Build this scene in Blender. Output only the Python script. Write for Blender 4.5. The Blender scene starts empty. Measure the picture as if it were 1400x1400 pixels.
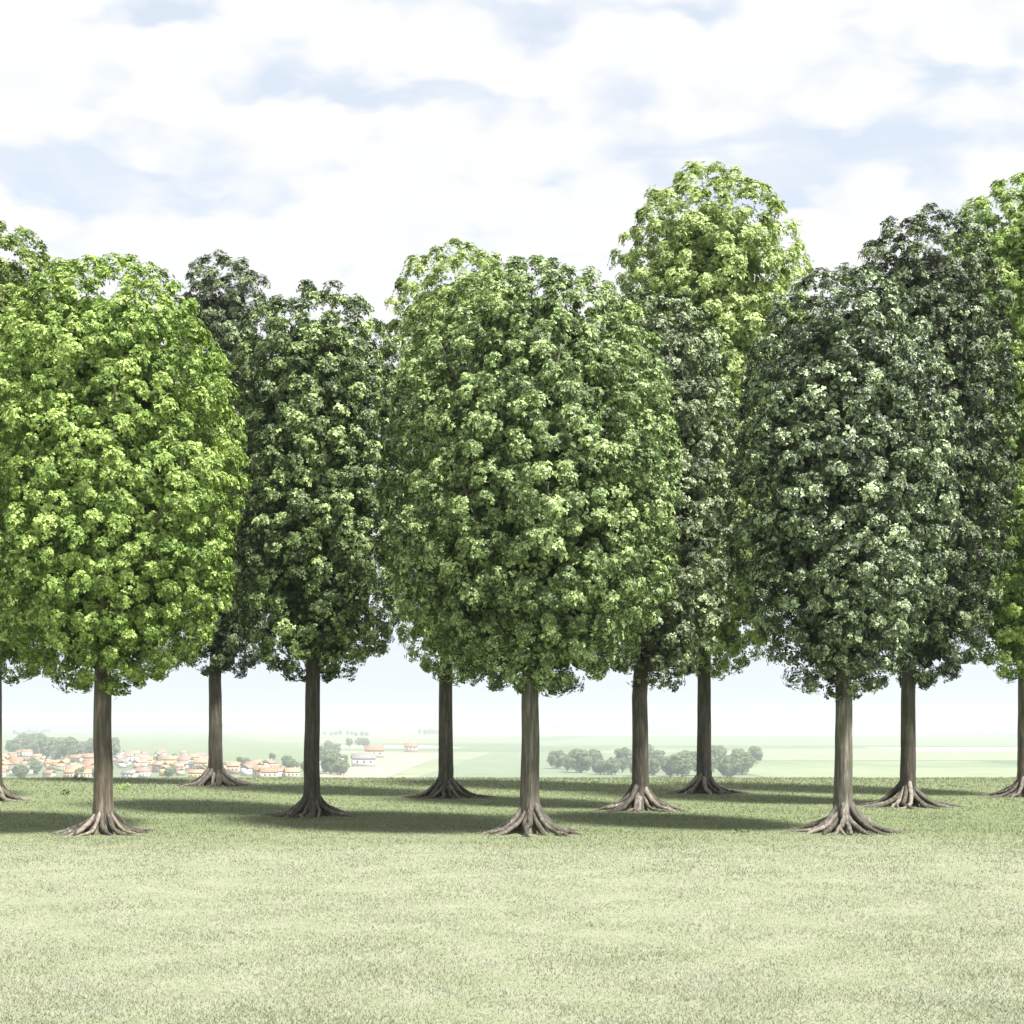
import bpy, math, random
import numpy as np
S = bpy.context.scene; C = S.collection
R = math.radians
F = 1944.0; HZ = 988.0; CAMH = 1.6; PLAIN = -30.0

# ---------------------------------------------------------------- helpers
def mesh_np(name, verts, faces, mat, parent=None, tint=None, smooth=False, link=True):
    """faces: (n,k) int array of equal-sided faces, or list of such arrays."""
    if not isinstance(faces, list): faces = [faces]
    me = bpy.data.meshes.new(name)
    verts = np.asarray(verts, dtype=np.float32)
    me.vertices.add(len(verts)); me.vertices.foreach_set('co', verts.ravel())
    loops = np.concatenate([f.ravel() for f in faces]).astype(np.int32)
    tot = np.concatenate([np.full(len(f), f.shape[1], dtype=np.int32) for f in faces])
    start = np.concatenate([[0], np.cumsum(tot)[:-1]]).astype(np.int32)
    me.loops.add(len(loops)); me.loops.foreach_set('vertex_index', loops)
    me.polygons.add(len(tot)); me.polygons.foreach_set('loop_start', start)
    me.polygons.foreach_set('loop_total', tot)
    me.update(calc_edges=True); me.validate()
    if tint is not None and len(tint) == len(me.polygons):
        a = me.attributes.new('tint', 'FLOAT', 'FACE'); a.data.foreach_set('value', np.asarray(tint, dtype=np.float32))
    if smooth: me.polygons.foreach_set('use_smooth', np.ones(len(me.polygons), dtype=bool))
    if mat: me.materials.append(mat)
    o = bpy.data.objects.new(name, me)
    if link: C.objects.link(o)
    if parent: o.parent = parent
    return o

def tag(o, label=None, cat=None, group=None, kind=None):
    if label: o['label'] = label
    if cat: o['category'] = cat
    if group: o['group'] = group
    if kind: o['kind'] = kind
    return o

def thing(name, loc, label, cat, group=None, rz=0):
    o = bpy.data.objects.new(name, None); C.objects.link(o)
    o.location = loc; o.rotation_euler = (0, 0, rz); o.empty_display_size = .2
    return tag(o, label, cat, group)

def copy_tree(o, parent=None):
    c = o.copy(); C.objects.link(c); c.parent = parent
    for ch in list(o.children): copy_tree(ch, c)
    return c

def new_mat(name):
    m = bpy.data.materials.new(name); m.use_nodes = True
    nt = m.node_tree; nt.nodes.clear()
    return m, nt, nt.nodes.new, nt.links.new

def ramp(nd, stops):
    cr = nd.color_ramp
    while len(cr.elements) < len(stops): cr.elements.new(.5)
    for e, (p, c) in zip(cr.elements, stops):
        e.position = p; e.color = (*c, 1)

def leaf_mat(name, stops, rough=.45, spec=.5, trans=.25, tcol=None):
    m, nt, N, L = new_mat(name)
    at = N('ShaderNodeAttribute'); at.attribute_name = 'tint'
    rp = N('ShaderNodeValToRGB'); ramp(rp, stops); L(at.outputs['Fac'], rp.inputs[0])
    p = N('ShaderNodeBsdfPrincipled'); L(rp.outputs[0], p.inputs['Base Color'])
    p.inputs['Roughness'].default_value = rough; p.inputs['Specular IOR Level'].default_value = spec
    t = N('ShaderNodeBsdfTranslucent')
    hs = N('ShaderNodeHueSaturation'); hs.inputs['Saturation'].default_value = 1.25; hs.inputs['Value'].default_value = 1.3
    L(rp.outputs[0], hs.inputs['Color']); L(hs.outputs[0], t.inputs['Color'])
    mx = N('ShaderNodeMixShader'); mx.inputs[0].default_value = trans
    L(p.outputs[0], mx.inputs[1]); L(t.outputs[0], mx.inputs[2])
    o = N('ShaderNodeOutputMaterial'); L(mx.outputs[0], o.inputs[0])
    return m

def bark_mat(name, c1, c2, c3):
    m, nt, N, L = new_mat(name)
    tc = N('ShaderNodeTexCoord'); mp = N('ShaderNodeMapping'); mp.inputs['Scale'].default_value = (22, 22, 2.2)
    L(tc.outputs['Object'], mp.inputs[0])
    n1 = N('ShaderNodeTexNoise'); n1.inputs['Scale'].default_value = 1.0; n1.inputs['Detail'].default_value = 8; n1.inputs['Roughness'].default_value = .65
    L(mp.outputs[0], n1.inputs[0])
    n2 = N('ShaderNodeTexNoise'); n2.inputs['Scale'].default_value = 3.5; n2.inputs['Detail'].default_value = 4
    L(tc.outputs['Object'], n2.inputs[0])
    rp = N('ShaderNodeValToRGB'); ramp(rp, [(.32, c1), (.52, c2), (.72, c3)]); L(n1.outputs[0], rp.inputs[0])
    mx = N('ShaderNodeMix'); mx.data_type = 'RGBA'; mx.blend_type = 'MIX'
    r2 = N('ShaderNodeValToRGB'); ramp(r2, [(.5, (0, 0, 0)), (.72, (.55, .55, .55))]); L(n2.outputs[0], r2.inputs[0])
    L(r2.outputs[0], mx.inputs[0]); L(rp.outputs[0], mx.inputs[6]); mx.inputs[7].default_value = (.085, .095, .045, 1)
    p = N('ShaderNodeBsdfPrincipled'); L(mx.outputs[2], p.inputs['Base Color']); p.inputs['Roughness'].default_value = .62
    b = N('ShaderNodeBump'); b.inputs['Strength'].default_value = .9; b.inputs['Distance'].default_value = .03
    L(n1.outputs[0], b.inputs['Height']); L(b.outputs[0], p.inputs['Normal'])
    o = N('ShaderNodeOutputMaterial'); L(p.outputs[0], o.inputs[0])
    return m

def plain_mat(name, col, rough=.8, var=.15, scale=.4):
    m, nt, N, L = new_mat(name)
    tc = N('ShaderNodeTexCoord'); n = N('ShaderNodeTexNoise'); n.inputs['Scale'].default_value = scale; n.inputs['Detail'].default_value = 6
    L(tc.outputs['Object'], n.inputs[0])
    rp = N('ShaderNodeValToRGB')
    ramp(rp, [(.3, tuple(c*(1-var) for c in col)), (.7, tuple(min(1, c*(1+var)) for c in col))]); L(n.outputs[0], rp.inputs[0])
    p = N('ShaderNodeBsdfPrincipled'); L(rp.outputs[0], p.inputs['Base Color']); p.inputs['Roughness'].default_value = rough
    o = N('ShaderNodeOutputMaterial'); L(p.outputs[0], o.inputs[0])
    return m

def depth(off): return CAMH*F/off                        # lawn depth of a point off pixels below the horizon

def unit(v): return v/np.maximum(np.linalg.norm(v, axis=-1, keepdims=True), 1e-9)

# ---------------------------------------------------------------- foliage
def rosettes(rng, P, Nn, Lf, nl=6, wr=.36, droop=.35):
    """palmate sprays of nl leaflets at points P facing Nn; returns verts, tris, per-spray index"""
    n = len(P)
    a = rng.normal(size=(n, 3)); T = unit(np.cross(Nn, a)); B = np.cross(Nn, T)
    ph = rng.uniform(0, 2*np.pi, (n, 1)) + np.arange(nl)[None, :]*2*np.pi/nl + rng.normal(0, .22, (n, nl))
    D = np.cos(ph)[..., None]*T[:, None] + np.sin(ph)[..., None]*B[:, None]
    dr = rng.uniform(.0, droop*2, (n, nl, 1))
    L = (Lf[:, None]*rng.uniform(.7, 1.25, (n, 1)))[..., None]*rng.uniform(.75, 1.15, (n, nl, 1))
    down = np.array([0, 0, -1.0])
    Nb = Nn[:, None]
    base = P[:, None] + D*L*.06
    mid = P[:, None] + D*L*.55 + Nb*L*.10 + down*L*dr*.25
    tip = P[:, None] + D*L*1.0 - Nb*L*.05 + down*L*dr*.9
    side = unit(np.cross(D, Nb))
    tw = rng.normal(0, .35, (n, nl, 1))
    side = unit(side + Nb*tw)
    lft = mid + side*L*wr*.5 - Nb*L*.06
    rgt = mid - side*L*wr*.5 - Nb*L*.06
    V = np.stack([base, lft, tip, rgt], axis=2).reshape(-1, 3)
    m = n*nl; i = np.arange(m)[:, None]*4
    Fc = np.concatenate([i+np.array([[0, 1, 2]]), i+np.array([[0, 2, 3]])], axis=1).reshape(-1, 3)
    sid = np.repeat(np.arange(n), nl*2); lid = np.repeat(np.arange(m), 2)
    return V, Fc, sid, lid

def env(t, tw, pw=2.8):
    up = np.clip(1-(1-np.clip(t/tw, 0, 1))**2.5, 0, 1)**.47
    u = np.clip((t-tw)/(1-tw), 0, 1)
    lo = np.clip(1-u**pw, 0, 1)**.46
    return np.where(t < tw, up, lo)

def crown_mesh(seed, name, mat, parent, cx, z0, H, W, tw, s, lscale=1.0, dens=1.0, gap=.30, pw=2.8):
    """cx: crown axis offset from trunk, z0 height of the crown's lowest leaves, W half width (m)"""
    rng = np.random.default_rng(seed)
    sp = .268*s/math.sqrt(dens)
    t = np.concatenate([rng.uniform(0, 1, 15000), rng.uniform(0, 1, 3500)**2.2, 1-.15*rng.uniform(0, 1, 2500)**1.5])
    keep = rng.uniform(0, 1, len(t)) < np.maximum(env(t, tw, pw), .25)
    t = t[keep]; th = rng.uniform(0, 2*np.pi, len(t))
    # lumpy envelope
    ks = rng.uniform(0, 6.28, 12)
    lump = 1 + .022*np.sin(3*th+ks[0]+5*t) + .024*np.sin(5*th+ks[1]-9*t) + .020*np.sin(2*th+ks[2]+14*t) + .022*np.sin(7*th+ks[3]+21*t)
    Hs = t*H/s; Ws = W/s
    hole = np.sin(th*Ws*3.4+2.1*np.sin(Hs*1.7+ks[4])+ks[5])*np.sin(Hs*3.1+2.0*np.sin(th*Ws*1.3+ks[6])+ks[7]) + .55*np.sin(th*Ws*6.3+ks[8]+Hs*2.2)*np.sin(Hs*5.6+ks[9])
    hole = np.clip((hole-.32)/.40, 0, 1)
    inset = (rng.choice([0, .16, .4], len(t), p=[.60, .25, .15])+1.0*hole)*np.clip(t/.14, .15, 1)*s*gap/.30
    e0 = env(t, tw, pw); de = (env(np.clip(t+.01, 0, 1), tw, pw)-env(np.clip(t-.01, 0, 1), tw, pw))/(np.clip(t+.01, 0, 1)-np.clip(t-.01, 0, 1))
    nr_, nz_ = np.ones_like(t), np.clip(-de*W/H, -6, 6)*-1.0    # outward normal of the envelope (radial, vertical)
    nrm = np.stack([nr_*np.cos(th), nr_*np.sin(th), -nz_], 1)*np.array([1, 1, 1])
    nrm[:, 2] = np.clip(de*W/H, -6, 6); nrm = unit(nrm)
    Pc = np.stack([e0*W*lump*np.cos(th), e0*W*lump*np.sin(th), (1-t)*H], 1) - nrm*(.15*s+inset)[:, None]
    sel = []; acc = np.empty((0, 3))
    for i, p in enumerate(Pc):
        if len(acc) == 0 or np.min(np.sum((acc-p)**2, 1)) > sp*sp:
            acc = np.vstack([acc, p]); sel.append(i)
    Pc = acc; th = th[sel]; t = t[sel]; nrm = nrm[sel]; K = len(Pc)
    rc = rng.uniform(.105, .215, K)*s
    outw = nrm
    nr = 60
    u = unit(rng.normal(size=(K, nr, 3)) + outw[:, None]*1.0 + np.array([0, 0, .5]))
    P = Pc[:, None] + u*rc[:, None, None]*rng.uniform(.5, 1.08, (K, nr, 1))*np.array([1, 1, .9])
    Nn = unit(u + outw[:, None]*.5 + np.array([0, 0, .35]) + rng.normal(0, .35, (K, nr, 3)))
    P = P.reshape(-1, 3); Nn = Nn.reshape(-1, 3)
    clump = np.repeat(np.arange(K), nr)
    Lf = np.full(len(P), .045*s*lscale)
    # inner layer that closes the crown
    n2 = int(9000*dens)
    t2 = rng.uniform(.07, .96, n2); th2 = rng.uniform(0, 6.283, n2)
    r2 = np.maximum(env(t2, tw, pw)*W*rng.uniform(.30, .72, n2) - .22*s, .02)
    P2 = np.stack([r2*np.cos(th2), r2*np.sin(th2), (1-t2)*(H-.6*s)+.25*s], 1)
    N2 = unit(np.stack([np.cos(th2), np.sin(th2), rng.uniform(-.2, .9, n2)], 1)+rng.normal(0, .3, (n2, 3)))
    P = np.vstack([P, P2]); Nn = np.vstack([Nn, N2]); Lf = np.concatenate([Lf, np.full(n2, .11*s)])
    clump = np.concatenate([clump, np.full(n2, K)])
    # stray sprays hanging below and sticking out
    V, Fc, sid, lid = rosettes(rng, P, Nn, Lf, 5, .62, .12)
    ct = np.append(rng.normal(0, .12, K), -.12)  # inner layer gets a darker tint, crown shade put into leaf colour
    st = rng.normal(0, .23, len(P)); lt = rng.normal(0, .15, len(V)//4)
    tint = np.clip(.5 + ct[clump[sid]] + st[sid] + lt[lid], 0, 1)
    V = V + np.array([cx, 0, z0])
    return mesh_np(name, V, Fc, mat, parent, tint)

# ---------------------------------------------------------------- tubes
def tube(path, rad, seg=8, flute=0, fl_n=5, seed=0, squash=None):
    rng = np.random.default_rng(seed); path = np.asarray(path, float); n = len(path)
    d = np.gradient(path, axis=0); d = unit(d)
    ref = np.array([0, 0, 1.0]) if abs(d[0][2]) < .8 else np.array([1.0, 0, 0])
    V = []
    pht = rng.uniform(0, 6.28, 3)
    for i in range(n):
        a = unit(np.cross(d[i], ref)); b = np.cross(a, d[i])
        th = np.arange(seg)*2*np.pi/seg
        fr = 1 + flute*(np.sin(fl_n*th+pht[0]+.1*i)+.6*np.sin((fl_n*2+1)*th+pht[1]-.13*i))
        V.append(path[i] + (np.cos(th)*fr*rad[i])[:, None]*a + (np.sin(th)*fr*rad[i])[:, None]*b)
    V = np.vstack(V); q = []
    for i in range(n-1):
        for j in range(seg):
            k = (j+1) % seg
            q.append((i*seg+j, i*seg+k, (i+1)*seg+k, (i+1)*seg+j))
    V = np.vstack([V, path[0], path[-1]]); tr = []
    for j in range(seg):
        k = (j+1) % seg
        tr.append((n*seg, k, j)); tr.append((n*seg+1, (n-1)*seg+j, (n-1)*seg+k))
    return V, [np.array(q), np.array(tr)]

def park_tree(seed, tx, basey, tw_px, cxl, cxr, ytop, ybot, twid, root_px, leafm, barkm, label, grp, lscale=1.0, dens=1.0, nroot=20, gap=.3, pw=2.8):
    rng = np.random.default_rng(seed+77)
    d = depth(basey-6-HZ); k = d/F                       # metres per pixel there
    X = (tx-700)*k
    root = thing('broadleaf_tree', (X, d, 0), label, 'tree', grp)
    toz = lambda y: CAMH + (HZ-y)*k
    s = max(.92, min(1.45, (d/20)**.85))
    cx = ((cxl+cxr)/2-tx)*k; W = (cxr-cxl)/2*k
    z0 = toz(ybot); H = toz(ytop)-z0
    crown_mesh(seed, 'crown', leafm, root, cx, z0, H, W, twid, s, lscale, dens, gap, 2.1 if grp == GF else 4.0)
    r0 = tw_px/2*k*.88
    zt = z0+H*.72; n = 40
    zs = np.concatenate([np.linspace(-.12, .6, 14), np.linspace(.7, zt, n-14)])
    w = np.cumsum(rng.normal(0, .006, n))*np.clip(zs, 0, 1); w2 = np.cumsum(rng.normal(0, .006, n))*np.clip(zs, 0, 1)
    w -= np.interp(1.5, zs, w)*np.clip(zs, 0, 1)
    lean = cx*np.clip((zs-z0)/(zt-z0), 0, 1)
    path = np.stack([w+lean, w2, zs], 1)
    rad = r0*(1+1.15*np.exp(-np.clip(zs, 0, 9)/.11)+.10*np.exp(-zs/.9))*np.where(zs < z0, 1.06-.10*zs/z0, .96*(1-.8*(zs-z0)/(zt-z0)))
    V, Fc = tube(path, rad, 28, .035, 5, seed)
    mesh_np('trunk', V, Fc, barkm, root, smooth=True)
    rs = root_px*k
    for j in range(nroot):
        a = 2*np.pi*(j+rng.uniform(-.28, .28))/nroot
        reach = rs*rng.uniform(1.0, 1.5); h0 = rng.uniform(.20, .42)*(rs/.72)
        m = 14; q = np.linspace(0, 1, m)
        rr = r0*.55+(reach-r0*.55)*q**1.05
        zz = h0*(1-q)**3.4 + .045*(1-q) - .022*q + .02*np.sin(q*9+rng.uniform(0, 6))*q*(1-q)*3
        aa = a + np.cumsum(rng.normal(0, .035, m)) + rng.normal(0, .22)*q**2
        path = np.stack([rr*np.cos(aa), rr*np.sin(aa), zz], 1)
        ra = (rng.uniform(.024, .042)*(1-q)**.7+.010)*(rs/.72)
        V, Fc = tube(path, ra, 8, .05, 3, seed*50+j)
        V[:, 2] = np.where(V[:, 2] < -.05, -.05, V[:, 2])
        mesh_np('root', V, Fc, ROOTM[int(rng.integers(0, 4))], root, smooth=True)
        if rng.uniform() < .55:                          # forked tip joins the same root? kept separate as its own thin root
            b0 = 6; q2 = np.linspace(0, 1, 8)
            st = path[b0]; ang = aa[b0]+rng.choice([-1, 1])*rng.uniform(.35, .6)
            ln = (reach-rr[b0])*rng.uniform(.7, .95)
            p2 = np.stack([st[0]+np.cos(ang)*ln*q2, st[1]+np.sin(ang)*ln*q2, st[2]*(1-q2)**1.5-.02*q2], 1)
            V, Fc = tube(p2, ra[b0]*.8*(1-q2)**.8+.006, 7, .05, 3, seed*50+j+500)
            mesh_np('root', V, Fc, ROOTM[int(rng.integers(0, 4))], root, smooth=True)
    for j in range(9):
        a = rng.uniform(0, 6.28); zb = z0+H*rng.uniform(.04, .5); m = 9; q = np.linspace(0, 1, m)
        ln = W*rng.uniform(.6, .8); up = rng.uniform(.5, 1.1)*W
        c0 = cx*max(0, (zb-z0)/(zt-z0))
        path = np.stack([c0+np.cos(a)*ln*q, np.sin(a)*ln*q, zb+up*q**1.3], 1) + rng.normal(0, .02, (m, 3))
        V, Fc = tube(path, r0*.38*(1-q)**.8+.012, 7, 0, 3, j)
        mesh_np('branch', V, Fc, barkm, root, smooth=True)
    return root

bark_grey = bark_mat('grey_brown_bark', (.035, .031, .024), (.11, .10, .08), (.30, .275, .235))
bark_dark = bark_mat('dark_brown_bark', (.018, .015, .011), (.055, .046, .035), (.16, .14, .115))
bark_red = bark_mat('reddish_brown_bark', (.028, .022, .015), (.095, .074, .054), (.26, .215, .17))

def tones(dk, md, lt): return [(0, dk), (.5, md), (1, lt)]
L_YEL = leaf_mat('yellow_green_leaf', tones((.032, .072, .010), (.165, .260, .050), (.48, .60, .20)), .55, .3, .22)
L_OLI = leaf_mat('olive_green_leaf', tones((.032, .062, .012), (.150, .220, .050), (.40, .48, .17)), .55, .3, .22)
L_DRK = leaf_mat('dark_green_leaf', tones((.007, .013, .005), (.029, .047, .016), (.24, .31, .14)), .5, .35, .08)
L_MDK = leaf_mat('deep_green_leaf', tones((.010, .022, .006), (.066, .106, .028), (.38, .50, .19)), .5, .35, .12)
L_MID = leaf_mat('mid_green_leaf', tones((.016, .036, .008), (.110, .172, .050), (.46, .58, .25)), .5, .35, .16)
L_LGT = leaf_mat('light_green_leaf', tones((.055, .095, .016), (.230, .310, .080), (.58, .68, .32)), .52, .35, .24)
L_GRY = leaf_mat('grey_green_leaf', tones((.013, .023, .009), (.070, .100, .040), (.42, .51, .27)), .5, .4, .10)
L_SIL = leaf_mat('glossy_green_leaf', tones((.008, .015, .006), (.044, .072, .026), (.42, .53, .28)), .45, .45, .08)
L_BRI = leaf_mat('bright_green_leaf', tones((.034, .082, .012), (.175, .27, .052), (.50, .61, .22)), .52, .35, .24)
ROOTM = [bark_mat('pale_root_bark', (.07, .055, .042), (.20, .17, .14), (.40, .36, .31)), bark_dark, bark_dark, bark_grey]

GF = 'round-crowned trees in the front row on the lawn'
GB = 'round-crowned trees in the rows behind the front trees'
#         seed tx  basey tw  cxl  cxr  top  bot  widest root
park_tree(11, -9, 1100, 23, -150, 128, 300, 938, .45, 52, L_OLI, bark_dark, 'olive green tree cut off by the left edge, only its right root visible', GB)
park_tree(12, 140, 1145, 27, -42, 332, 350, 952, .56, 62, L_YEL, bark_red, 'bright yellow-green tree with the widest lime crown, standing front left', GF)
park_tree(13, 295, 1080, 20, 214, 398, 346, 934, .34, 50, L_DRK, bark_dark, 'dark tree between the lime green tree and the deep green one, farthest back', GB)
park_tree(14, 427, 1121, 23, 303, 566, 384, 938, .46, 62, L_MDK, bark_dark, 'deep green tree right of the lime tree, with dark shaded lower crown', GB)
park_tree(15, 609, 1096, 21, 510, 740, 329, 936, .36, 53, L_LGT, bark_dark, 'light green tree half hidden behind the left side of the big central tree', GB)
park_tree(16, 725, 1144, 27, 524, 934, 358, 953, .56, 74, L_MID, bark_grey, 'big mid green tree with the broadest crown in the centre front', GF, dens=1.0)
park_tree(17, 875, 1113, 24, 778, 1012, 388, 944, .42, 60, L_GRY, bark_dark, 'grey-green tree just right of the central tree, in front of the tallest tree', GB)
park_tree(18, 963, 1090, 21, 831, 1106, 229, 930, .30, 52, L_LGT, bark_dark, 'tallest tree, pale green crown rising above its neighbours right of centre', GB)
park_tree(19, 1153, 1143, 26, 997, 1304, 366, 960, .52, 73, L_SIL, bark_grey, 'dark green tree with glossy silvery leaves, front right', GF)
park_tree(20, 1241, 1108, 22, 1142, 1384, 288, 944, .32, 62, L_DRK, bark_dark, 'tall very dark tree behind the right side of the front right tree', GB)
park_tree(21, 1402, 1095, 22, 1272, 1530, 241, 938, .30, 56, L_BRI, bark_red, 'tall bright green tree cut off by the right edge', GB)

# ---------------------------------------------------------------- ground
def gz(x, y):
    z = np.zeros_like(y)
    e = np.clip(y-38, 0, 24); z = z - .0036*e*e
    sl = np.clip(y-62, 0, None)
    z = np.where(y > 62, np.maximum(-.0036*24*24-sl*.155, PLAIN), z)
    return z

def sheet(name, xs, ys, zf, mat, dz=0):
    X, Y = np.meshgrid(xs, ys); Z = zf(X, Y)+dz
    V = np.stack([X, Y, Z], -1).reshape(-1, 3); nx = len(xs)
    i = (np.arange(len(ys)-1)[:, None]*nx+np.arange(nx-1)[None]).reshape(-1, 1)
    return mesh_np(name, V, i+np.array([[0, 1, nx+1, nx]]), mat, smooth=True)

def lawn_material():
    m, nt, N, L = new_mat('pale_lawn')
    g = N('ShaderNodeNewGeometry')
    def noise(scale, det=5, rough=.6, sc=None):
        n = N('ShaderNodeTexNoise'); n.inputs['Scale'].default_value = scale; n.inputs['Detail'].default_value = det; n.inputs['Roughness'].default_value = rough
        if sc:
            mp = N('ShaderNodeMapping'); mp.inputs['Scale'].default_value = sc; L(g.outputs['Position'], mp.inputs[0]); L(mp.outputs[0], n.inputs[0])
        else: L(g.outputs['Position'], n.inputs[0])
        return n
    fine = noise(55, 6, .7); mid = noise(2.2, 5, .6); big = noise(.35, 3, .5, (.5, 1.4, 1))
    r1 = N('ShaderNodeValToRGB'); ramp(r1, [(.3, (.225, .24, .16)), (.52, (.26, .27, .195)), (.75, (.30, .305, .24))]); L(fine.outputs[0], r1.inputs[0])
    r2 = N('ShaderNodeValToRGB'); ramp(r2, [(.35, (.80, .86, .74)), (.65, (1.0, 1.0, 1.0))]); L(mid.outputs[0], r2.inputs[0])
    mx = N('ShaderNodeMix'); mx.data_type = 'RGBA'; mx.blend_type = 'MULTIPLY'; mx.inputs[0].default_value = 1
    L(r1.outputs[0], mx.inputs[6]); L(r2.outputs[0], mx.inputs[7])
    # longer, greener and darker turf among the trees, pale grass in front
    sp = N('ShaderNodeSeparateXYZ'); L(g.outputs['Position'], sp.inputs[0])
    ad = N('ShaderNodeMath'); ad.operation = 'MULTIPLY_ADD'; L(big.outputs[0], ad.inputs[0]); ad.inputs[1].default_value = 7; L(sp.outputs['Y'], ad.inputs[2])
    mr = N('ShaderNodeMapRange'); mr.inputs[1].default_value = 20.5; mr.inputs[2].default_value = 25; L(ad.outputs[0], mr.inputs[0])
    m2 = N('ShaderNodeMix'); m2.data_type = 'RGBA'; m2.blend_type = 'MULTIPLY'; m2.inputs[7].default_value = (.66, .76, .54, 1)
    L(mr.outputs[0], m2.inputs[0]); L(mx.outputs[2], m2.inputs[6])
    p = N('ShaderNodeBsdfPrincipled'); L(m2.outputs[2], p.inputs['Base Color']); p.inputs['Roughness'].default_value = .9; p.inputs['Specular IOR Level'].default_value = .15
    b = N('ShaderNodeBump'); b.inputs['Strength'].default_value = .5; b.inputs['Distance'].default_value = .03; L(fine.outputs[0], b.inputs['Height']); L(b.outputs[0], p.inputs['Normal'])
    o = N('ShaderNodeOutputMaterial'); L(p.outputs[0], o.inputs[0])
    return m

xs = np.array([-11900, -6000, -3000, -1500, -700, -300, -120, -60, -30, -15, 0, 15, 30, 60, 120, 300, 700, 1500, 3000, 6000, 11900.0])
lawn = sheet('lawn', xs, np.concatenate([[-150, -60, -20, 0, 10, 20, 30, 38], np.linspace(39, 62, 24)]), gz, lawn_material())
tag(lawn, kind='structure')

def plain_material():
    m, nt, N, L = new_mat('patchwork_farmland')
    g = N('ShaderNodeNewGeometry'); mp = N('ShaderNodeMapping'); mp.inputs['Scale'].default_value = (.0022, .0011, .001); mp.inputs['Rotation'].default_value = (0, 0, .25)
    L(g.outputs['Position'], mp.inputs[0])
    v = N('ShaderNodeTexVoronoi'); v.inputs['Scale'].default_value = 1.6; v.distance = 'CHEBYCHEV'; L(mp.outputs[0], v.inputs['Vector'])
    sp = N('ShaderNodeSeparateColor'); L(v.outputs['Color'], sp.inputs[0])
    rp = N('ShaderNodeValToRGB'); ramp(rp, [(0, (.12, .165, .08)), (.3, (.17, .21, .11)), (.55, (.14, .18, .10)), (.78, (.23, .25, .15)), (1, (.30, .29, .20))])
    rp.color_ramp.interpolation = 'CONSTANT'; L(sp.outputs[0], rp.inputs[0])
    n = N('ShaderNodeTexNoise'); n.inputs['Scale'].default_value = .02; n.inputs['Detail'].default_value = 8; L(g.outputs['Position'], n.inputs[0])
    r2 = N('ShaderNodeValToRGB'); ramp(r2, [(.35, (.7, .75, .7)), (.65, (1, 1, 1))]); L(n.outputs[0], r2.inputs[0])
    mx = N('ShaderNodeMix'); mx.data_type = 'RGBA'; mx.blend_type = 'MULTIPLY'; mx.inputs[0].default_value = 1
    L(rp.outputs[0], mx.inputs[6]); L(r2.outputs[0], mx.inputs[7])
    p = N('ShaderNodeBsdfPrincipled'); L(mx.outputs[2], p.inputs['Base Color']); p.inputs['Roughness'].default_value = .95
    o = N('ShaderNodeOutputMaterial'); L(p.outputs[0], o.inputs[0])
    return m
ys = np.concatenate([[62, 80, 120, 180, 240, 246.0], np.geomspace(260, 15900, 40)])
tag(sheet('plain', xs, ys, gz, plain_material()), kind='structure')

def pd(y): return (CAMH-PLAIN)*F/(y-HZ)                  # plain depth of picture row y
LV = [0]
def fieldsheet(x0, x1, ytop, ybot, col, lvl, name='crop_field', var=.12, skew=0):
    LV[0] += 1; d0, d1 = pd(ybot), pd(ytop); n = 6
    V = []
    for i in range(n+1):
        d = d0*(d1/d0)**(i/n); y = HZ+(CAMH-PLAIN)*F/d
        e = skew*(y-ybot)
        V += [((x0+e-700)/F*d, d, PLAIN+.03+.02*LV[0]), ((x1+e-700)/F*d, d, PLAIN+.03+.02*LV[0])]
    q = np.array([(2*i, 2*i+1, 2*i+3, 2*i+2) for i in range(n)])
    o = mesh_np(name, V, q, plain_mat(name+'_soil', col, .95, var, .03)); tag(o, kind='structure')
    return o
G1, G2, G3, CR, YL, PL = (.125, .165, .070), (.175, .20, .105), (.135, .175, .100), (.44, .41, .30), (.28, .29, .17), (.27, .25, .19)
fieldsheet(-260, 424, 1001, 1047, G1, 1, skew=-2.2)
fieldsheet(-400, 470, 995.5, 999.5, CR, 2, skew=12)
fieldsheet(380, 760, 1000, 1016, G2, 1, skew=7)
fieldsheet(470, 640, 1019, 1023, CR, 2, 'dirt_track', skew=16)
fieldsheet(524, 860, 1029, 1078, G3, 1, skew=-3)
fieldsheet(400, 500, 1030, 1075, PL, 2, 'ploughed_field', skew=-2.5)
fieldsheet(640, 1250, 1003, 1006, YL, 2, skew=14)
fieldsheet(700, 1500, 1008, 1020, (.15, .20, .10), 1, skew=-9)
fieldsheet(900, 1700, 1024, 1040, (.19, .23, .13), 1, skew=-8)
fieldsheet(1255, 1500, 1022, 1027, CR, 2, skew=15)
fieldsheet(1120, 1700, 1050, 1078, (.18, .22, .12), 1, skew=5)
fieldsheet(1060, 1700, 994, 999, CR, 1, skew=20)

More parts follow.
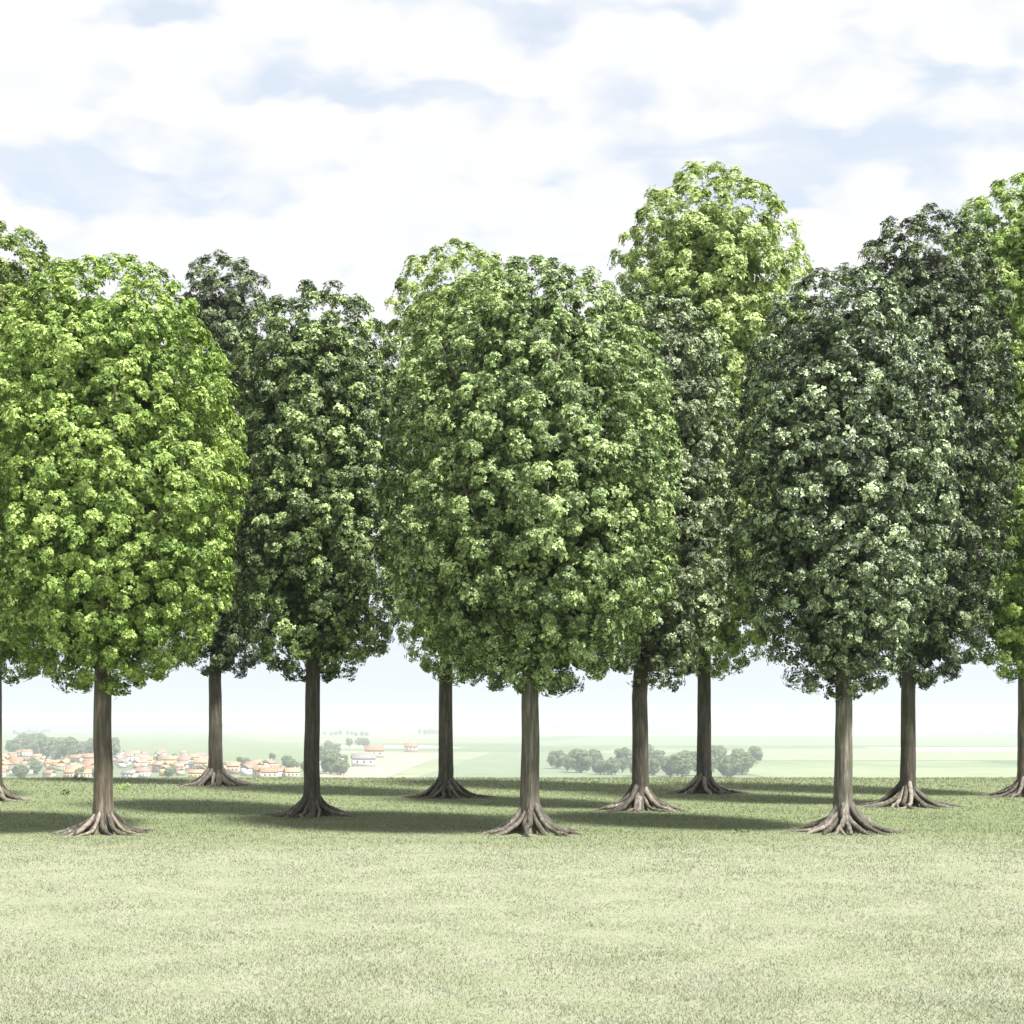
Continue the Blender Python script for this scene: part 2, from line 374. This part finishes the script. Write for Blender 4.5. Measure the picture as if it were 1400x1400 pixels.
# low blue-green ridges at the far edge of the plain
def ridge(dist, x0, x1, hfun, mat, name='distant_hill', w=500):
    xs_ = np.linspace(x0, x1, 160); rows = []
    for q, f in ((-1, 0), (-.6, .55), (-.25, .9), (0, 1), (.5, .7), (1, 0)):
        rows.append(np.stack([xs_, np.full_like(xs_, dist+q*w), PLAIN-.5+np.maximum(hfun(xs_), 1)*f], 1))
    V = np.vstack(rows); nx = 160
    i = (np.arange(5)[:, None]*nx+np.arange(nx-1)[None]).reshape(-1, 1)
    tag(mesh_np(name, V, i+np.array([[0, 1, nx+1, nx]]), mat, smooth=True), kind='structure')
hm = plain_mat('hill_woodland', (.07, .11, .05), .95, .4, .004)
ridge(9500, -7000, 7500, lambda x: 48+7*np.sin(x/900)+4*np.sin(x/310+1)+2*np.sin(x/90), hm)
ridge(6400, -5000, -900, lambda x: 33+5*np.sin(x/500+2)+3*np.sin(x/150)+1.5*np.sin(x/40), hm, w=300)
ridge(6900, 200, 1700, lambda x: 30+5*np.sin(x/300+2)+3*np.sin(x/100)+1.5*np.sin(x/30), hm, w=300)

# ---------------------------------------------------------------- turf blades
def turf(n, seed):
    rng = np.random.default_rng(seed)
    off = 68+410*rng.uniform(0, 1, n)**1.35
    d = depth(off); x = rng.uniform(-1, 1, n)*(.40*d+1.0)
    # cluster blades into tufts
    d = d + rng.normal(0, .05, n); 
    tuft = np.sin(x*3.1+1.3*np.sin(d*2.3))*np.sin(d*2.7+1.1*np.sin(x*1.9))
    h = rng.uniform(.010, .026, n)*(1+.35*tuft)*(1+.5*np.clip((d-14)/8, 0, 1)+1.6*np.clip((d-31)/6, 0, 1)*rng.uniform(0, 1, n)**2)
    w = np.maximum(.0045, d*.00042)
    a = rng.uniform(0, 2*np.pi, n)
    z = gz(x, d)-.004
    lean = rng.normal(0, .55, (n, 2))*h[:, None]
    bx, by = np.cos(a)*w, np.sin(a)*w
    V = np.stack([np.stack([x-bx, d-by, z], 1), np.stack([x+bx, d+by, z], 1), np.stack([x+lean[:, 0], d+lean[:, 1], z+h], 1)], 1).reshape(-1, 3)
    Fc = np.arange(3*n).reshape(-1, 3)
    t = np.clip(.54+rng.normal(0, .13, n)+.05*tuft+.12*np.sin(d*3.3+1.5*np.sin(x*.7))*np.sin(x*.55+d*1.1)-.20*np.clip((d-15.5+1.2*np.sin(x*.9))/6, 0, 1), 0, 1)
    return V, Fc, t
gm = leaf_mat('grass_blade', [(0, (.125, .15, .08)), (.3, (.19, .215, .13)), (.55, (.26, .275, .20)), (1, (.345, .35, .28))], .6, .3, .3)
V, Fc, t = turf(420000, 5)
tag(mesh_np('grass', V, Fc, gm, None, t), 'short pale green grass covering the lawn', 'grass', kind='stuff')

# small weeds in the turf
def weed(px, py, label, n, L, mat, up=.1):
    d = depth(py-HZ); rng = np.random.default_rng(int(px*7+py))
    P = np.stack([rng.normal(0, .07, n), rng.normal(0, .05, n), rng.uniform(.02, up, n)], 1)
    Nn = unit(rng.normal(0, .5, (n, 3))+np.array([0, -.3, 1]))
    V, Fc, s_, l_ = rosettes(rng, P, Nn, np.full(n, L))
    o = mesh_np('weed', V, Fc, mat, None, rng.uniform(.3, .9, len(Fc))); o.location = ((px-700)/F*d, d, 0)
    tag(o, label, 'weed', 'small weeds in the lawn')
weed(168, 1080, 'yellow-green leafy weed right of the lime tree trunk', 14, .07, L_YEL, .16)
weed(110, 1067, 'small dark weed at the lawn edge left of the lime tree trunk', 8, .09, L_DRK, .1)
weed(89, 1086, 'small dark weed lower in the grass left of the lime tree trunk', 9, .09, L_DRK, .1)
weed(1012, 1139, 'small dark weed left of the front right tree roots', 6, .05, L_DRK, .05)

# ---------------------------------------------------------------- far trees
def far_tree_mesh(seed, h, w, name='crown'):
    rng = np.random.default_rng(seed); K = 46
    u = unit(rng.normal(size=(K, 3))); P0 = u*np.array([w/2*.72, w/2*.72, h*.36])*rng.uniform(.6, 1.05, (K, 1))+np.array([0, 0, h*.55])
    rc = rng.uniform(.12, .2, K)*w; v = unit(rng.normal(size=(K, 34, 3))+np.array([0, 0, .3]))
    P = (P0[:, None]+v*rc[:, None, None]).reshape(-1, 3); Nn = v.reshape(-1, 3)
    V, Fc, s_, l_ = rosettes(rng, P, Nn, np.full(len(P), .075*w), 4, .6)
    return V, Fc, np.clip(.5+rng.normal(0, .15, K)[(s_//34)]+rng.normal(0, .1, len(s_)), 0, 1)
LF = leaf_mat('far_tree_leaf', tones((.07, .10, .045), (.125, .165, .08), (.19, .23, .12)), .6, .3, .15)
protos = []
def far_tree(px, py, h, label, grp, kind):
    d = pd(py); loc = ((px-700)/F*d, d, PLAIN)
    if len(protos) <= kind:
        while len(protos) <= kind: protos.append(None)
    if protos[kind] is None:
        root = thing('round_tree', loc, label, 'tree', grp)
        V, Fc, t = far_tree_mesh(300+kind, 12, 12 if kind < 2 else 9); mesh_np('crown', V, Fc, LF, root, t)
        V, Fc = tube([(0, 0, -.3), (0, 0, 3), (.1, 0, 7)], [.45, .35, .2], 8); mesh_np('trunk', V, Fc, bark_dark, root)
        protos[kind] = root
    else:
        root = copy_tree(protos[kind]); root.location = loc; root['label'] = label; root['group'] = grp
    sc = h/12; root.scale = (sc*1.15, sc*1.15, sc); root.rotation_euler = (0, 0, px % 6.28)
rnd = random.Random(3)
for i in range(16):
    far_tree(18+i*9+rnd.uniform(-5, 5), rnd.uniform(1022, 1042), rnd.uniform(13, 20), 'hazy round tree of the wood above the village roofs, far left', 'trees of the wood above the village', rnd.randrange(3))
for i in range(14):
    far_tree(rnd.uniform(430, 500), rnd.uniform(1018, 1060), rnd.uniform(8, 13), 'hazy tree beside the white farm right of the deep green tree', 'trees beside the white farm', rnd.randrange(3))
for i in range(34):
    far_tree(770+i*7.8+rnd.uniform(-8, 8), rnd.uniform(1042, 1064), rnd.uniform(9, 15), 'hazy low tree of the hedgerow behind the grey-green tree', 'low trees of the hedgerow right of centre', rnd.randrange(3))
for i in range(26):
    far_tree(rnd.uniform(0, 420), rnd.uniform(1040, 1066), rnd.uniform(5, 9), 'small hazy tree among the village houses', 'small trees among the village houses', rnd.randrange(3))
for i in range(24):
    far_tree((445+i*7 if i < 9 else 575+(i-9)*6 if i < 15 else 20+(i-15)*6)+rnd.uniform(-2, 2), 1006-(i//9)*2+rnd.uniform(-.8, .8), rnd.uniform(9, 15), 'faint hazy tree along the far field edge near the horizon', 'faint trees along the far field edge', rnd.randrange(3))

# ---------------------------------------------------------------- houses
def box(x0, x1, y0, y1, z0, z1):
    V = [(x, y, z) for z in (z0, z1) for (x, y) in ((x0, y0), (x1, y0), (x1, y1), (x0, y1))]
    return np.array(V, float), np.array([(0, 3, 2, 1), (4, 5, 6, 7), (0, 1, 5, 4), (1, 2, 6, 5), (2, 3, 7, 6), (3, 0, 4, 7)])
wallm = {k: plain_mat(k+'_plaster', c, .85, .06, .3) for k, c in dict(white=(.52, .50, .47), cream=(.46, .40, .30), pink=(.42, .29, .24), yellow=(.46, .34, .19)).items()}
roofm = {k: plain_mat(k+'_tiles', c, .85, .2, .8) for k, c in dict(orange=(.38, .22, .13), red=(.31, .17, .13), grey=(.20, .19, .19), brown=(.28, .15, .09)).items()}
glassm = plain_mat('dark_window_glass', (.05, .06, .08), .2, .1)
hp = {}
def make_house(wk, rk, w, dd, h, loc, label, grp):
    r = thing('house', loc, label, 'house', grp)
    V, Fc = box(-w/2, w/2, -dd/2, dd/2, -.4, h)
    V = np.vstack([V, [(-w/2, 0, h+dd*.36), (w/2, 0, h+dd*.36)]])
    mesh_np('wall', V, [Fc, np.array([(4, 7, 8), (5, 9, 6)])], wallm[wk], r)
    e = .5; rz_ = h+dd*.36+.15; lo = h-.12
    P = [(-w/2-e, -dd/2-e, lo), (w/2+e, -dd/2-e, lo), (w/2+e, 0, rz_), (-w/2-e, 0, rz_), (w/2+e, dd/2+e, lo), (-w/2-e, dd/2+e, lo)]
    P = P+[(x, y, z+.28) for x, y, z in P]
    q = [(0, 1, 2, 3), (3, 2, 4, 5), (6, 9, 8, 7), (9, 11, 10, 8), (0, 6, 7, 1), (5, 4, 10, 11), (0, 3, 9, 6), (3, 5, 11, 9), (1, 7, 8, 2), (2, 8, 10, 4)]
    rf = mesh_np('roof', np.array(P), np.array(q), roofm[rk], r)
    V, Fc = box(w*.2, w*.2+.8, -.4, .4, h, rz_+1.0); mesh_np('chimney', V, Fc, wallm['pink'], rf)
    for i in range(3):
        x = (i-1)*w*.29
        V, Fc = box(x-.6, x+.6, -dd/2-.06, -dd/2+.1, h*.45, h*.45+1.6); mesh_np('window', V, Fc, glassm, r)
    return r
kinds = [('cream', 'orange'), ('white', 'red'), ('white', 'grey'), ('pink', 'orange'), ('cream', 'brown'), ('yellow', 'orange')]
def house(px, py, k, lab, grp, rz, sc):
    d = pd(py); loc = ((px-700)/F*d, d, PLAIN+.3)
    if k not in hp:
        hp[k] = make_house(*kinds[k], 11+k % 3*2, 8, 5+k % 2*1.5, loc, lab, grp); r = hp[k]
    else:
        r = copy_tree(hp[k]); r.location = loc; r['label'] = lab; r['group'] = grp
    r.rotation_euler = (0, 0, rz); r.scale = (sc, sc, sc)
for i in range(150):
    px = rnd.uniform(-30, 300) if rnd.random() < .90 else rnd.uniform(300, 425); lo_ = 1033 if px < 290 else 1050
    if rnd.random() < .25: lo_ -= 5
    py = rnd.uniform(lo_, 1066); k = rnd.randrange(6); w_, r_ = kinds[k]
    g = 'village' if px < 290 else 'outer village'
    side = 'in the hazy village, far left' if px < 290 else 'right of the farthest dark tree'
    house(px, py, k, f'tiny {w_} walled house with {r_} roof {side}'.replace('tiny ', '') , f'{w_} walled {r_} roofed houses of the {g}', rnd.uniform(-.5, .5)+rnd.choice([0, 0, 1.57]), rnd.uniform(.5, .78))
house(497, 1048, 2, 'white farmhouse with grey roof left of the light green tree trunk', 'farm', .2, 1.1)
house(512, 1036, 4, 'brown roofed cream barn beyond the white farmhouse', 'farm', .1, 1.3)
house(458, 1056, 1, 'white farm cottage with red roof, right beside the deep green tree trunk', 'farm', -.2, .9)
house(562, 1028, 4, 'long cream shed with brown roof beside the light green tree trunk', 'farm', 0, 1.1)
# faint town blocks on the horizon
tb = plain_mat('faint_town_plaster', (.5, .5, .52), .9, .1)
def block(px, py, w, h, label):
    d = pd(py); V, Fc = box(-w/2, w/2, -8, 8, -1, h); W_, Wf = box(-w/2+.8, w/2-.8, -7, 7, h, h+1.8)
    r = thing('town_block', ((px-700)/F*d, d, PLAIN), label, 'building', 'faint town blocks near the horizon')
    mesh_np('wall', V, Fc, tb, r); mesh_np('roof', W_, Wf, roofm['grey'], r)
for i in range(9):
    block(790+i*13+rnd.uniform(-3, 3), 996.5, rnd.uniform(18, 50), rnd.uniform(10, 24), 'faint town block on the horizon right of the central tree trunk')
for i in range(8):
    block(470+i*16+rnd.uniform(-4, 4), 996.5, rnd.uniform(18, 50), rnd.uniform(10, 22), 'faint town block on the horizon right of the deep green tree trunk')

# ---------------------------------------------------------------- haze
hv, nt, N, L = new_mat('haze_air')
pv = N('ShaderNodeVolumePrincipled'); pv.inputs['Color'].default_value = (.60, .64, .70, 1); pv.inputs['Density'].default_value = .00033
pv.inputs['Anisotropy'].default_value = 0.0
o = N('ShaderNodeOutputMaterial'); L(pv.outputs[0], o.inputs['Volume'])
V, Fc = box(-12000, 12000, -200, 16000, -31.8, 34)
hz = mesh_np('haze', V, Fc, hv); tag(hz, 'pale haze over the far farmland', 'haze', kind='stuff')

# ---------------------------------------------------------------- sky, sun
SUN = np.array([.58, -.58, 1.18]); SUN = SUN/np.linalg.norm(SUN)
el = math.asin(SUN[2]); az = math.atan2(SUN[0], SUN[1])
w = bpy.data.worlds.new('World'); S.world = w; w.use_nodes = True
nt = w.node_tree; nt.nodes.clear(); N = nt.nodes.new; L = nt.links.new
def M(op, a, b=None, c=None, clamp=False):
    n = N('ShaderNodeMath'); n.operation = op; n.use_clamp = clamp
    for i, v in enumerate((a, b, c)):
        if v is None: continue
        if isinstance(v, (int, float)): n.inputs[i].default_value = v
        else: L(v, n.inputs[i])
    return n.outputs[0]
sky = N('ShaderNodeTexSky'); sky.sky_type = 'NISHITA'; sky.sun_disc = False; sky.sun_elevation = el; sky.sun_rotation = az
sky.air_density = 1.0; sky.dust_density = 2.0; sky.ozone_density = 1.5
tc = N('ShaderNodeTexCoord'); sp = N('ShaderNodeSeparateXYZ'); L(tc.outputs['Generated'], sp.inputs[0])
x, y, z = sp.outputs
# cloud deck seen in perspective
zc = M('ADD', M('MAXIMUM', z, 0.0), .16)
u = M('DIVIDE', x, zc); v_ = M('DIVIDE', y, zc)
cv = N('ShaderNodeCombineXYZ'); L(u, cv.inputs[0]); L(v_, cv.inputs[1])
n1 = N('ShaderNodeTexNoise'); n1.inputs['Scale'].default_value = 1.7; n1.inputs['Detail'].default_value = 9; n1.inputs['Roughness'].default_value = .52; n1.inputs['Distortion'].default_value = .3
L(cv.outputs[0], n1.inputs[0])
n2 = N('ShaderNodeTexNoise'); n2.inputs['Scale'].default_value = 6; n2.inputs['Detail'].default_value = 7; n2.inputs['Roughness'].default_value = .55; L(cv.outputs[0], n2.inputs[0])
# openings in the deck, each at its own bearing and height in the sky
BL = [(90, 222, 250, 34, 1.0), (10, 246, 60, 18, .8), (430, 100, 90, 32, .85), (640, 134, 120, 22, .8), (150, 112, 110, 18, .5), (235, 4, 60, 16, .8), (735, 12, 80, 28, .9),
      (890, 116, 62, 20, .75), (960, 8, 140, 16, .7), (1130, 215, 260, 62, 1.0), (1285, 125, 85, 50, .8), (1390, 62, 60, 28, .9), (700, 185, 200, 20, .25), (-150, 120, 120, 60, .8), (1600, 200, 150, 60, .9)]
yp = M('MAXIMUM', y, .02)
wob = M('MULTIPLY', M('SUBTRACT', n1.outputs[0], .5), .11); wob2 = M('MULTIPLY', M('SUBTRACT', n2.outputs[0], .5), .05)
tx = M('ADD', M('DIVIDE', x, yp), wob); tz = M('ADD', M('ADD', M('DIVIDE', z, yp), wob), wob2)
acc = None
for (bx, by, rx, ry, st) in BL:
    rx *= 1.35; ry *= 1.35; a = M('DIVIDE', M('SUBTRACT', tx, (bx-700)/F), rx/F); b = M('DIVIDE', M('SUBTRACT', tz, (HZ-by)/F), ry/F)
    r2 = M('ADD', M('MULTIPLY', a, a), M('MULTIPLY', b, b))
    g = M('MULTIPLY', M('EXPONENT', M('MULTIPLY', r2, -1.0)), st)
    acc = g if acc is None else M('MAXIMUM', acc, g)
front = M('GREATER_THAN', y, .05)
gen = N('ShaderNodeMapRange'); gen.inputs[1].default_value = .50; gen.inputs[2].default_value = .66; L(n1.outputs[0], gen.inputs[0])
back = M('MULTIPLY', gen.outputs[0], M('SUBTRACT', 1.0, front))
hi = M('MULTIPLY', gen.outputs[0], N('ShaderNodeMapRange').outputs[0]) if False else None
tex = N('ShaderNodeMapRange'); tex.inputs[1].default_value = .36; tex.inputs[2].default_value = .62; tex.inputs[3].default_value = .55; tex.inputs[4].default_value = 1.15; L(n2.outputs[0], tex.inputs[0])
n4 = N('ShaderNodeTexNoise'); n4.inputs['Scale'].default_value = 3.2; n4.inputs['Detail'].default_value = 8; n4.inputs['Roughness'].default_value = .6; L(cv.outputs[0], n4.inputs[0])
pv_ = N('ShaderNodeCombineXYZ'); L(tx, pv_.inputs[0]); L(M('MULTIPLY', tz, 2.1), pv_.inputs[1])
vo = N('ShaderNodeTexVoronoi'); vo.feature = 'SMOOTH_F1'; vo.voronoi_dimensions = '2D'; vo.inputs['Scale'].default_value = 13; vo.inputs['Smoothness'].default_value = .25; vo.inputs['Detail'].default_value = 2; vo.inputs['Roughness'].default_value = .45
L(pv_.outputs[0], vo.inputs['Vector'])
puff = M('MULTIPLY', M('SUBTRACT', vo.outputs['Distance'], .42), 1.5)
hgt = N('ShaderNodeMapRange'); hgt.inputs[1].default_value = .22; hgt.inputs[2].default_value = .42; hgt.inputs[4].default_value = .26; L(M('DIVIDE', z, yp), hgt.inputs[0])
edge = M('ADD', M('ADD', M('ADD', acc, hgt.outputs[0]), puff), M('MULTIPLY', M('SUBTRACT', n4.outputs[0], .50), 1.6))
sm = N('ShaderNodeMapRange'); sm.interpolation_type = 'SMOOTHSTEP'; sm.inputs[1].default_value = .84; sm.inputs[2].default_value = 1.80; L(edge, sm.inputs[0])
op = M('ADD', M('MULTIPLY', M('MULTIPLY', sm.outputs[0], tex.outputs[0]), front), back, clamp=True)
# soft grey modelling of the white cloud
cr = N('ShaderNodeValToRGB'); ramp(cr, [(.30, (4.05, 4.12, 4.24)), (.50, (4.22, 4.25, 4.3))]); L(n2.outputs[0], cr.inputs[0])
mx = N('ShaderNodeMix'); mx.data_type = 'RGBA'; L(M('MULTIPLY', op, .6), mx.inputs[0]); L(cr.outputs[0], mx.inputs[6])
hs = N('ShaderNodeMix'); hs.data_type = 'RGBA'; hs.inputs[0].default_value = .5; L(sky.outputs[0], hs.inputs[6]); hs.inputs[7].default_value = (3.42, 3.86, 4.30, 1)
L(hs.outputs[2], mx.inputs[7])
# low pale blue band under the deck near the horizon
low = N('ShaderNodeMapRange'); low.inputs[1].default_value = .20; low.inputs[2].default_value = .02; L(z, low.inputs[0])
m3 = N('ShaderNodeMix'); m3.data_type = 'RGBA'; L(M('MULTIPLY', low.outputs[0], .85), m3.inputs[0]); L(mx.outputs[2], m3.inputs[6]); m3.inputs[7].default_value = (3.45, 3.75, 4.2, 1)
bg = N('ShaderNodeBackground'); bg.inputs['Strength'].default_value = .1; L(m3.outputs[2], bg.inputs[0])
wo = N('ShaderNodeOutputWorld'); L(bg.outputs[0], wo.inputs[0])

ld = bpy.data.lights.new('sun', 'SUN'); ld.energy = 5.0; ld.angle = R(8); ld.color = (1, .965, .90)
lo_ = bpy.data.objects.new('sun', ld); C.objects.link(lo_)
from mathutils import Vector
lo_.rotation_euler = Vector(tuple(SUN)).to_track_quat('Z', 'Y').to_euler(); lo_.location = (20, -30, 40)

# ---------------------------------------------------------------- camera
cd = bpy.data.cameras.new('camera'); cam = bpy.data.objects.new('camera', cd); C.objects.link(cam)
cam.location = (0, 0, CAMH); cam.rotation_euler = (R(90), 0, 0)
cd.sensor_width = 36; cd.lens = 36*F/1400; cd.shift_y = (HZ-700)/1400; cd.clip_start = .1; cd.clip_end = 40000
S.camera = cam
S.render.engine = 'CYCLES'
S.cycles.max_bounces = 6; S.cycles.diffuse_bounces = 3; S.cycles.glossy_bounces = 2; S.cycles.transmission_bounces = 3; S.cycles.volume_bounces = 1
S.view_settings.view_transform = 'Standard'; S.view_settings.look = 'None'; S.view_settings.exposure = 1.25; S.view_settings.gamma = 1
S.view_settings.use_curve_mapping = False
S.render.resolution_x = S.render.resolution_y = 1024
